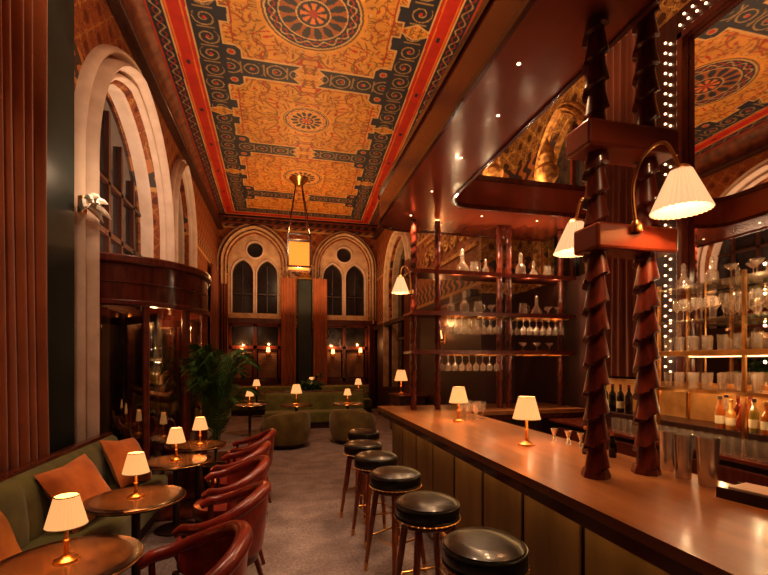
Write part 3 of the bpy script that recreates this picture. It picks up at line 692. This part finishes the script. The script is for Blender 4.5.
def arm_lamp(label,base,via,top,power=9,r=.15,h=.25):
    t=thing('arm_lamp',label,'lamp',base)
    B=Vector(base)
    pts=[Vector(p)-B for p in via]; e=Vector(top)-B
    P=[Vector((0,0,0))]+pts+[e]; sm=[]
    for i in range(len(P)-1):
        p0=P[max(i-1,0)];p1=P[i];p2=P[i+1];p3=P[min(i+2,len(P)-1)]
        for k in range(8):
            u=k/8; sm.append(.5*((2*p1)+(p2-p0)*u+(2*p0-5*p1+4*p2-p3)*u*u+(3*p1-p0-3*p2+p3)*u**3))
    sm.append(e)
    build('arm',MB().tube(sm,.009,8),'brass',t)
    build('mount',MB().lathe([(.03,-.03),(.035,0),(.02,.03)],12),'brass',t)
    mb=MB();vs=[];fs=[];n=64
    for rr,z in ((r*.36,0),(r*.62,-h*.4),(r,-h)):
        for i in range(n): a=2*PI*i/n; q=rr*(1+.055*(-1)**i); vs.append((e.x+q*math.cos(a),e.y+q*math.sin(a),e.z+z))
    for j in range(2):
        for i in range(n): k=(i+1)%n; fs.append((j*n+i,j*n+k,(j+1)*n+k,(j+1)*n+i))
    mb.add(vs,fs); s=build('pleated_shade',mb,'pleat',t,smooth=False)
    build('shade_cap',MB().lathe([(r*.38,-.005),(r*.3,.015),(.012,.03)],16,tuple(e)),'brass',s)
    light('POINT',(e.x,e.y,e.z-h*.55),power,(1,.58,.28),'lamp_light',t,.03)
    return t
arm_lamp('largest pleated lamp on brass arm beside near carved columns',(1.83,1.92,2.42),[(1.80,1.91,2.62),(1.82,1.86,2.77),(1.87,1.78,2.80)],(1.90,1.72,2.64),8,.128,.2)
arm_lamp('pleated lamp on brass arm behind near carved columns',(1.72,2.15,2.42),[(1.73,2.17,2.6),(1.76,2.24,2.68),(1.79,2.32,2.68)],(1.80,2.37,2.58),8,.125,.19)
arm_lamp('pleated lamp on brass arm at the far shelving post',(1.63,5.38,2.62),[(1.6,5.36,2.85),(1.54,5.33,2.93),(1.48,5.31,2.9)],(1.46,5.3,2.78),7,.11,.2)

# ------------------------------------------------------------ stools
def stool(label,x,y,rz):
    t=thing('bar_stool',label,'stool',(x,y,0),rz,'bar stools along the counter',1.05)
    build('seat',MB().lathe([(.15,.655),(.185,.665),(.197,.69),(.198,.735),(.19,.76),(.16,.778),(.08,.788),(.001,.79)],40),'black',t)
    build('seat_piping',MB().ring(.196,.006,.748,40),'black',t); build('seat_piping',MB().ring(.196,.006,.68,40),'black',t)
    sd=MB().ring(.198,.004,.668,40)
    for i in range(36): a=2*PI*i/36; sd.lathe([(.001,-.006),(.008,0),(.001,.006)],6,(.2*math.cos(a),.2*math.sin(a),.668))
    build('stud_trim',sd,'brass',t)
    build('seat_base',MB().lathe([(.15,.62),(.165,.635),(.165,.658)],24),'mahog',t)
    for sx in (-1,1):
        for sy in (-1,1):
            l=build('leg',MB().tube([(.1*sx,.1*sy,.64),(.125*sx,.125*sy,.4),(.165*sx,.165*sy,.0)],[.023,.021,.015],10),'stoollegs',t)
            build('foot_cap',MB().tube([(.159*sx,.159*sy,.06),(.165*sx,.165*sy,0)],[.019,.017],10),'brass',l)
    fr=MB(); q=.139
    fr.tube([(q,q,.27),(-q,q,.27),(-q,-q,.27),(q,-q,.27)],.009,8,True); build('foot_rest',fr,'brass',t)
    return t
sl=['black leather bar stool nearest the viewer, cut by the lower edge','black leather bar stool, second from the viewer','black leather bar stool, third from the viewer','black leather bar stool, fourth from the viewer','black leather bar stool, fifth from viewer at far end of row']
sp_=[(.975,1.97),(.91,2.65),(.89,3.39),(.87,4.05),(.86,4.67)]
s0=stool(sl[0],*sp_[0],.3)
for (x,y),l,r in zip(sp_[1:],sl[1:],(.1,.5,.2,.7)): dup(s0,(x,y,0),r,l)
dup(s0,(1.02,5.5,0),.2,'black leather bar stool half hidden beyond the row, at bar corner')

# ------------------------------------------------------------ tables
def cafe_table(label,x,y,r=.335,h=.70,group='round tables along the banquette'):
    t=thing('round_table',label,'table',(x,y,0),0,group)
    build('table_top',MB().lathe([(.001,h-.03),(r-.01,h-.03),(r,h-.02),(r,h-.002),(r-.02,h),(.001,h)],48),'tablerim',t)
    build('top_inlay',MB().lathe([(.001,h+.0015),(r-.045,h+.0015),(r-.045,h-.003)],48,cap=False),'tabletop',t)
    build('brass_rim',MB().ring(r,.006,h-.012,48),'brass',t)
    build('pedestal',MB().lathe([(.03,.02),(.03,h-.04),(.09,h-.03)],16),'dark',t)
    build('base',MB().lathe([(.2,0),(.2,.012),(.06,.03),(.03,.05)],28),'dark',t)
    return t
T0=cafe_table('nearest round dark table with brass rim, at lower left corner',TX,lampY[0])
dup(T0,(TX,lampY[1],0),0,'second round dark table along the green banquette')
dup(T0,(TX,lampY[2],0),0,'third round dark table along the green banquette')
dup(T0,(TX+.05,lampY[3],0),0,'fourth round dark table, just before the palm',scale=1)

def club_chair(name,label,loc,rz,mt,s=1,group=None,ang=118,shell=92,back=.77,arm=.62,wood='redwood'):
    t=thing(name,label,'chair',loc,rz,group,s)
    n=28; Ri,Ro=.25,.285; vs=[];fs=[]
    def top(f): return arm+(back-arm)*max(0,math.cos(f*.8))**2
    B=[math.radians(-shell+2*shell*i/n) for i in range(n+1)]
    for f in B:
        z1=top(f); dx=math.sin(f);dy=-math.cos(f); zb=.38+.17*(abs(f)/math.radians(shell))**4
        zb=min(zb,z1-.06)
        for R,z in ((Ri-.015,zb),(Ri-.005,(zb+z1)/2),(Ri+.015,z1-.01),(Ro+.03,z1-.01),(Ro+.015,(zb+z1)/2),(Ro-.01,zb)): vs.append((R*dx,R*dy,z))
    for i in range(n):
        for j in range(6): k=(j+1)%6; fs.append((i*6+j,i*6+k,(i+1)*6+k,(i+1)*6+j))
    fs.append(tuple(range(6))); fs.append(tuple(n*6+j for j in range(6))[::-1])
    build('backrest',MB().add(vs,fs),mt,t,bevel=.008)
    A=[math.radians(-ang+2*ang*i/n) for i in range(n+1)]
    pts=[((Ro+.005)*math.sin(f),-(Ro+.005)*math.cos(f),top(f)) for f in A]
    pts=[(pts[0][0]*.96,pts[0][1]+.05,arm-.03)]+pts+[(pts[-1][0]*.96,pts[-1][1]+.05,arm-.03)]
    build('arm_roll',MB().tube(pts,[.024]+[.033+.009*math.cos(f*.8) for f in A]+[.024],12),mt,t)
    build('seat_cushion',MB().lathe([(.2,.37),(.245,.38),(.26,.42),(.247,.465),(.15,.488),(.001,.495)],32,sy=.98,c=(0,.02,0)),mt,t)
    build('seat_frame',MB().lathe([(.2,.32),(.25,.325),(.252,.375),(.2,.38)],28),wood,t)
    for sx in (-1,1):
        build('leg',MB().tube([(.19*sx,.2,.34),(.235*sx,.25,0)],[.022,.014],8),wood,t)
        build('leg',MB().tube([(.17*sx,-.17,.34),(.22*sx,-.26,0)],[.022,.014],8),wood,t)
        build('arm_support',MB().tube([(.235*sx,.12,.35),(.262*sx,.13,arm-.02)],.016,8),wood,t)
    return t
cl_=['oxblood leather tub chair nearest the viewer at lower left','oxblood leather tub chair, second from viewer beside aisle','oxblood leather tub chair, third from viewer beside aisle','oxblood leather tub chair, fourth from viewer beside aisle','oxblood leather tub chair, farthest of the row before the palm']
cc=[(-.50,2.28,1.75),(-.43,3.15,1.45),(-.46,3.95,1.7),(-.47,4.75,1.5),(-.43,5.6,1.6)]
c0=club_chair('tub_chair',cl_[0],(cc[0][0],cc[0][1],0),cc[0][2],'redleather',1.06,'oxblood tub chairs beside the round tables')
for (x,y,r),l in zip(cc[1:],cl_[1:]): dup(c0,(x,y,0),r,l)
def lounge(label,loc,rz,mt='olive',group='olive tub chairs in the far seating',s=1):
    t=thing('lounge_chair',label,'chair',loc,rz,group,s)
    n=36; ang=122; vs=[];fs=[]
    for i in range(n+1):
        f=math.radians(-ang+2*ang*i/n); zt=.50+.24*max(0,math.cos(f*.75))**.8; dx=math.sin(f);dy=-math.cos(f)
        prof=[(.33,.09),(.33,zt-.07),(.35,zt-.02),(.40,zt),(.46,zt-.02),(.49,zt-.07),(.50,.34),(.44,.09)]
        for R,z in prof: vs.append((R*dx,R*dy,z))
    K=8
    for i in range(n):
        for j in range(K): k=(j+1)%K; fs.append((i*K+j,i*K+k,(i+1)*K+k,(i+1)*K+j))
    fs.append(tuple(range(K))); fs.append(tuple(n*K+j for j in range(K))[::-1])
    build('backrest',MB().add(vs,fs),mt,t)
    build('seat_cushion',MB().lathe([(.3,.08),(.34,.1),(.35,.38),(.32,.43),(.2,.45),(.001,.455)],32,c=(0,.04,0)),mt,t)
    build('base',MB().lathe([(.36,0),(.38,.09)],28),'dark',t)
    return t
def banquette(label,loc,rz,length,mt='green',depth=.62,back=.90,chan=.42):
    t=thing('banquette',label,'bench',loc,rz)
    build('plinth',MB().box(0,length,.04,depth-.06,0,.14),'dark',t,smooth=False)
    build('seat',MB().box(0,length,.1,depth,.14,.44),mt,t,bevel=.05,seg=4)
    n=int(length/chan); vs=[];fs=[];K=12
    for j,(z,off) in enumerate(((.42,.15),(.55,.15),(.7,.135),(back-.09,.12),(back-.03,.09),(back,.05),(back,.0))):
        for i in range(n*K+1):
            u=i/(n*K)*length; b=.022*abs(math.sin(PI*i/K))**.35 if off>.07 else 0; vs.append((u,off+b,z))
    for j in range(6):
        for i in range(n*K): a=j*(n*K+1)+i; fs.append((a,a+1,a+n*K+2,a+n*K+1))
    build('backrest',MB().add(vs,fs),mt,t)
    build('back_board',MB().box(0,length,0,.06,.1,back-.005),'dark',t,smooth=False)
    build('top_rail',MB().box(-.01,length+.01,-.03,.05,back-.02,back+.03),'mahog',t,smooth=False,bevel=.01)
    return t
banquette('long olive velvet banquette along the left wall',(XL+.27,5.3,0),-PI/2,4.5)
def cushion(label,loc,rot,mt,s=.42,th=.10):
    n=12;vs=[];fs=[]
    for side in (1,-1):
        for j in range(n+1):
            for i in range(n+1):
                u=i/n*2-1;v=j/n*2-1; k=(1-u**4)*(1-v**4); pin=1-.10*(1-abs(u*v))
                vs.append((u*s/2*pin,side*th*max(k,0)**.55,v*s/2*pin))
    N_=(n+1)**2
    for q in (0,1):
        for j in range(n):
            for i in range(n):
                a=q*N_+j*(n+1)+i; f=(a,a+1,a+n+2,a+n+1); fs.append(f if q else f[::-1])
    o=build('cushion',MB().add(vs,fs),mt); o.location=loc; o.rotation_euler=rot; tag(o,label,'cushion'); return o
cushion('large orange cushion leaning on banquette behind second table',(-1.56,3.85,.68),(math.radians(30),.10,-PI/2-.25),'orange',.52,.09)
cushion('bright orange cushion leaning at far end of green banquette',(-1.56,4.92,.68),(math.radians(30),-.12,-PI/2-.3),'orange',.52,.09)
cushion('tan cushion at near end of green banquette',(-1.59,2.75,.65),(math.radians(28),-.1,-PI/2-.2),'tan',.46,.09)

# ------------------------------------------------------------ revolving door drum
rd=thing('revolving_door','curved dark mahogany revolving door drum against left wall','revolving door',(-2.10,6.52,0))
AM=91
def arcband(R0,R1,z0,z1,a0=-AM,a1=AM,n=40):
    vs=[];fs=[]
    for i in range(n+1):
        a=math.radians(a0+(a1-a0)*i/n)
        for R,z in ((R0,z0),(R1,z0),(R1,z1),(R0,z1)): vs.append((R*math.cos(a),R*math.sin(a),z))
    for i in range(n):
        for j in range(4): k=(j+1)%4; fs.append((i*4+j,(i+1)*4+j,(i+1)*4+k,i*4+k))
    fs.append((0,1,2,3)); fs.append((n*4+3,n*4+2,n*4+1,n*4)); return MB().add(vs,fs)
build('fascia',arcband(.97,1.05,2.40,2.84),'mahog',rd)
build('cornice',arcband(.95,1.10,2.84,2.94),'redwood',rd,bevel=.02)
build('lower_bead',arcband(.95,1.08,2.36,2.42),'redwood',rd,bevel=.01)
build('panel_bead',arcband(1.0,1.06,2.62,2.635),'redwood',rd)
build('roof',MB().add([(0,-.0,2.88)]+[(1.0*math.cos(math.radians(-AM+2*AM*i/30)),1.0*math.sin(math.radians(-AM+2*AM*i/30)),2.88) for i in range(31)],[(0,i+1,i+2) for i in range(30)]),'dark',rd,smooth=False)
build('base_ring',arcband(.95,1.06,0,.28),'mahog',rd)
build('back_lining',MB().box(-.03,-.015,-.9,.9,.02,2.36),'nightglass',rd,smooth=False)
for a in (-88,-60,-30,2,34,62,88):
    ra=math.radians(a); build('mullion',MB().box(-.04,.04,-.035,.035,.28,2.38,Matrix.Translation((1.01*math.cos(ra),1.01*math.sin(ra),0))@Matrix.Rotation(ra,4,'Z')),'redwood',rd,smooth=False,bevel=.01)
for a0,a1 in ((-86,-62),(-58,-32),(-28,0),(4,32),(36,60),(64,86)): build('curved_pane',arcband(1.0,1.008,.28,2.38,a0,a1,10),'pane',rd)
for a in (20,-50,62):
    ra=math.radians(a); T=Matrix.Rotation(ra,4,'Z')
    wg=MB()
    for b in ((.05,.12,-.02,.02,.02,2.3),(.86,.93,-.02,.02,.02,2.3),(.05,.93,-.02,.02,.02,.3),(.05,.93,-.02,.02,2.2,2.3)): wg.box(*b,T)
    d=build('door_wing',wg,'mahogz',rd,smooth=False,bevel=.006)
    build('glass_pane',MB().box(.12,.86,-.004,.004,.3,2.2,T),'pane',d,smooth=False)
    build('push_bar',MB().tube([T@Vector((.8,-.06,.8)),T@Vector((.8,-.06,1.5))],.014,8),'brass',d)
build('centre_post',MB().lathe([(.04,.02),(.04,2.36)],12,(.04,0,0)),'brass',rd)
light('POINT',(.45,-.35,2.25),16,(1,.55,.25),'lamp_light',rd,.04); light('POINT',(.45,.45,2.25),12,(1,.55,.25),'lamp_light',rd,.04)

cr_=thing('leaf_sconce','pale porcelain leaf sconce on the stone beside the teal pilaster','sconce',(XL+.16,4.97,3.3),0,None,1.4)
build('back_plate',MB().lathe([(.03,-.06),(.03,.06)],12),'brass',cr_)
for i in range(11):
    a=-1.5+i*.3; ln=.16+.05*(i%2)
    d=Vector((.5*math.cos(a*.7),math.sin(a)*.8-.25,.45+.3*math.cos(a*2))).normalized()
    pts=[d*ln*k/5+Vector((0.02,0,-.12*(k/5)**2)) for k in range(6)]
    build('leaf',MB().tube(pts,[.01,.022,.03,.028,.018,.004],6),'petal',cr_)
light('POINT',(.22,-.1,.18),6,(1,.7,.45),'lamp_light',cr_,.04)

def palm(label,loc,n=16,h=1.15,spread=.55,s=1,seed=3,avoid=None):
    t=thing('potted_palm',label,'plant',loc,0,None,s); rnd=random.Random(seed)
    build('pot',MB().lathe([(.11,0),(.14,.03),(.165,.3),(.175,.33),(.15,.33),(.14,.28),(.001,.28)],24),'pot',t)
    for i in range(n):
        a=2*PI*i/n*2.4+rnd.uniform(-.3,.3); hh=h*rnd.uniform(.65,1.12); sp=spread*rnd.uniform(.4,1.1)
        if avoid:
            tries=0
            while math.hypot(loc[0]+sp*math.cos(a)-avoid[0],loc[1]+sp*math.sin(a)-avoid[1])<avoid[2]+.12 and tries<20:
                a+=.35; tries+=1
        mb=MB(); P=[]
        for k in range(13):
            u=k/12; P.append(Vector((math.cos(a)*sp*u**1.5,math.sin(a)*sp*u**1.5,.3+hh*math.sin(u*PI*.58))))
        mb.tube(P,[.007-.005*k/12 for k in range(13)],5)
        side=Vector((-math.sin(a),math.cos(a),0))
        for k in range(4,13):
            tt_=(P[k]-P[k-1]).normalized(); L_=.17*math.sin(PI*(k-2)/12)+.07
            for sd in (-1,1):
                for q in (0,.33,.66):
                    b=P[k-1].lerp(P[k],q); d=(side*sd*.7+tt_*.95+Vector((0,0,-.18))).normalized()
                    wv=tt_*.008; mb.add([b-wv,b+wv,b+d*L_*.5+wv*1.2+Vector((0,0,.008)),b+d*L_+Vector((0,0,-.035)),b+d*L_*.5-wv*1.2],[(0,1,2,3,4)])
        build('frond',mb,'leaf',t,smooth=False)
    return t
palm('large potted palm beside the revolving door drum',(-.88,6.12,0),22,1.42,.52,1,3,(-2.1,6.52,1.1))
palm('small potted palm in the middle of the far seating',(.75,12.4,0),16,.95,.4,1,9)

# ------------------------------------------------------------ far seating
a0=lounge('wide olive velvet tub chair left of the aisle in the middle distance',(.05,8.9,0),.5)
dup(a0,(1.45,9.1,0),-.5,'wide olive velvet tub chair right of the aisle, beyond the stools')
dup(a0,(.1,13.2,0),PI,'olive tub chair behind the far left lamp table')
dup(a0,(1.7,13.2,0),PI,'olive tub chair behind the far right lamp table')
F0=cafe_table('round dark lamp table behind left olive tub chair',.3,10.1,.38,.72,'lamp tables in the far seating'); dup(F0,(1.5,10.2,0),0,'round dark lamp table behind right olive tub chair')
dup(F0,(-.75,10.4,0),0,'round dark table by the left far banquette')
dup(F0,(.9,13.9,0),0,'round dark table before the far wall banquette'); dup(F0,(2.4,13.9,0),0,'round dark table at right before the far banquette'); dup(F0,(-.8,13.9,0),0,'round dark table at left before the far banquette')
F=[(.3,10.1,'lit lamp on the table behind the left olive chair',1.5),(1.5,10.2,'lit lamp on the table behind the right olive chair',1.1),(.9,13.9,'lit lamp on the middle table at the far banquette',1.6),(2.4,13.9,'lit lamp on the right table at the far banquette',1.4),(-.8,13.9,'lit lamp on the left table at the far banquette',1.4),(-.75,10.4,'lit lamp on the table by the left far banquette',1.1)]
for x,y,l,s in F: dup(L0,(x,y,.722),0,l,scale=s)
banquette('olive banquette along the far wall below the arched windows',(2.95,14.95,0),PI,4.7)
banquette('olive banquette on left wall beyond the revolving door',(XL+.08,13.1,0),-PI/2,4.6)
banquette('olive booth bench facing the viewer behind the lamp tables',(2.15,11.7,0),PI,2.6)
sb=thing('side_cabinet','dark wood side cabinet against right wall past the bar','cabinet',(2.95,10.1,0))
build('body',MB().box(-.3,.3,-.5,.5,.0,.88),'dark',sb,smooth=False,bevel=.01); build('top',MB().box(-.33,.33,-.53,.53,.88,.92),'mahog',sb,smooth=False,bevel=.01)
for s in (-1,1):
    d=build('door',MB().box(-.315,-.3,.25*s-.22,.25*s+.22,.1,.84),'mahogz',sb,smooth=False,bevel=.006); build('handle',MB().box(-.335,-.315,.04*s-.008,.04*s+.008,.45,.55),'brass',d,smooth=False)
dup(L0,(2.8,10.1,.92),0,'tall lit lamp on side cabinet past the bar',scale=1.9)
def sconce(label,loc,rz=0):
    t=thing('wall_sconce',label,'sconce',loc,rz)
    build('back_plate',MB().box(-.04,.04,.0,.02,-.12,.12),'brass',t,smooth=False,bevel=.005)
    build('arm',MB().tube([(0,0,-.06),(0,-.1,-.08),(0,-.12,0)],.008,6),'brass',t)
    build('shade',MB().lathe([(.07,.0),(.05,.17)],16,(0,-.12,0),cap=False),'sconceglow',t)
    light('POINT',(0,-.16,.30),11,(1,.46,.16),'lamp_light',t,.03); return t
k0=sconce('lit wall sconce at left of the left far window',(-1.38,YF+.09,2.0)); dup(k0,(-.5,YF+.09,2.05),0,'lit wall sconce at right of the left far window'); dup(k0,(1.75,YF+.09,2.0),0,'lit wall sconce at left of the right far window'); dup(k0,(2.75,YF+.09,2.05),0,'lit wall sconce at right of the right far window')
dup(k0,(XR-.01,8.6,2.2),-PI/2,'lit sconce on right wall beyond the shelving')
dup(k0,(XL+.01,9.0,2.2),PI/2,'lit sconce on left wall beyond the revolving door')
ln=thing('hanging_lantern','square dark framed amber lantern hanging from the ceiling on four rods','lantern',(.42,11.95,4.22))
fr=MB(); q=.29
for sx in (-1,1):
    for sy in (-1,1):
        fr.box(q*sx-.022,q*sx+.022,q*sy-.022,q*sy+.022,0,.9)
        fr.tube([(q*sx,q*sy,.9),(.08*sx,.08*sy,2.3)],.014,6)
for z in (0,.68,.86):
    for s in (-1,1): fr.box(-q,q,q*s-.02,q*s+.02,z,z+.045); fr.box(q*s-.02,q*s+.02,-q,q,z,z+.045)
build('frame',fr,'dark',ln,smooth=False)
build('glowing_pane',MB().box(-.275,.275,-.275,.275,.04,.69),'lantern',ln,smooth=False)
build('candle',MB().lathe([(.05,.70),(.05,.80)],12),'bulb',ln)
build('ceiling_rose',MB().lathe([(.09,2.28),(.18,2.38),(.26,2.46)],20),'brass',ln)
light('POINT',(0,0,1.05),28,(1,.5,.2),'lantern_light',ln,.08)
light('POINT',(0,0,-.15),30,(1,.5,.2),'lantern_light',ln,.08)
def urn(label,loc,s):
    t=thing('gilded_urn',label,'ornament',loc,0,None,s)
    build('body',MB().lathe([(.09,0),(.1,.03),(.04,.08),(.05,.12),(.13,.25),(.14,.33),(.08,.4),(.1,.44)],16),'gold',t)
    build('flame_finial',MB().lathe([(.06,.44),(.09,.5),(.07,.58),(.02,.68),(.001,.72)],12),'gold',t); return t
urn('gilded urn ornament on top of the canopy, left one',(2.75,5.3,3.93),1.0); urn('gilded urn ornament on top of the canopy, right one',(3.5,5.2,3.93),1.15)

# ------------------------------------------------------------ lights
UP=(PI,0,0); WC=(1,.60,.31)
light('AREA',(1.55,2.8,4.05),50,WC,'canopy_fill',None,.4,UP,size_y=5)  # unseen fill added over the canopy to lift the ceiling
light('AREA',(3.0,5.4,4.02),26,WC,'canopy_fill',None,1.5,UP,size_y=.6)  # second added fill, brightens the upper bar wall
light('AREA',(-1.65,6.5,3.0),50,(1,.68,.46),'drum_fill',None,.6,UP,size_y=1.5)  # unseen fill added above the drum for arch and left wall
light('AREA',(.4,3.0,4.4),46,WC,'ceiling_fill',None,1.5,UP,size_y=3)  # floating out-of-view fill added for the near ceiling, no fixture
light('AREA',(.6,13.8,3.3),70,(1,.54,.24),'far_fill',None,3.5,UP,size_y=.8)  # floating fill added to brighten the far wall and ceiling end
light('AREA',(.5,9.5,2.9),66,WC,'mid_fill',None,.6,UP,size_y=2.5)  # added mid-room fill aimed up at the ceiling, no lamp body
for x,y,e in ((-.9,2.8,95),(-1.1,4.6,120),(.35,3.0,110),(.35,5.0,140)):
    light('SPOT',(x,y,5.9),e,(1,.70,.48),'overhead_fill',None,.12,(0,0,0),spot=.9,blend=.9)  # added downward fill over seating and aisle, not modelled fixtures
for l,t_,e,s in (((.9,2.0,5.2),(XL,6.2,4.3),230,.75),((.3,8.0,5.6),(-.6,15.5,4.6),230,.45),((.9,8.0,5.6),(2.2,15.5,4.6),230,.45),((.5,6.5,6.2),(.6,9.5,0),260,1.0),((.3,.4,4.6),(3.9,5.6,4.9),100,.7),((-.9,.6,4.9),(XL,3.9,2.2),130,.7),((.2,9.8,6.2),(XR,12.2,4.2),110,.9),((1.6,6.3,5.2),(XR,8.3,4.1),90,.8),((-.1,4.6,4.8),(-.88,6.12,1.3),100,.35),((.6,10.2,5.8),(.6,14.2,.8),100,.8)):
    light('SPOT',l,e,(1,.67,.42),'fill_spot',None,.1,aim(l,t_),spot=s,blend=.9)  # unseen spots added to brighten walls, arches, floor and palm
W=bpy.data.worlds.new('w'); scn.world=W; W.use_nodes=True
W.node_tree.nodes['Background'].inputs[0].default_value=(.9,.45,.2,1); W.node_tree.nodes['Background'].inputs[1].default_value=.03

cam=bpy.data.cameras.new('camera'); co=bpy.data.objects.new('camera',cam); COL.objects.link(co); scn.camera=co
F_=430.; cam.sensor_width=36; cam.lens=F_/768*36; cam.shift_y=74.5/768; cam.clip_start=.05
co.location=(0,0,1.7); co.rotation_euler=(PI/2,0,-math.atan(101/F_))
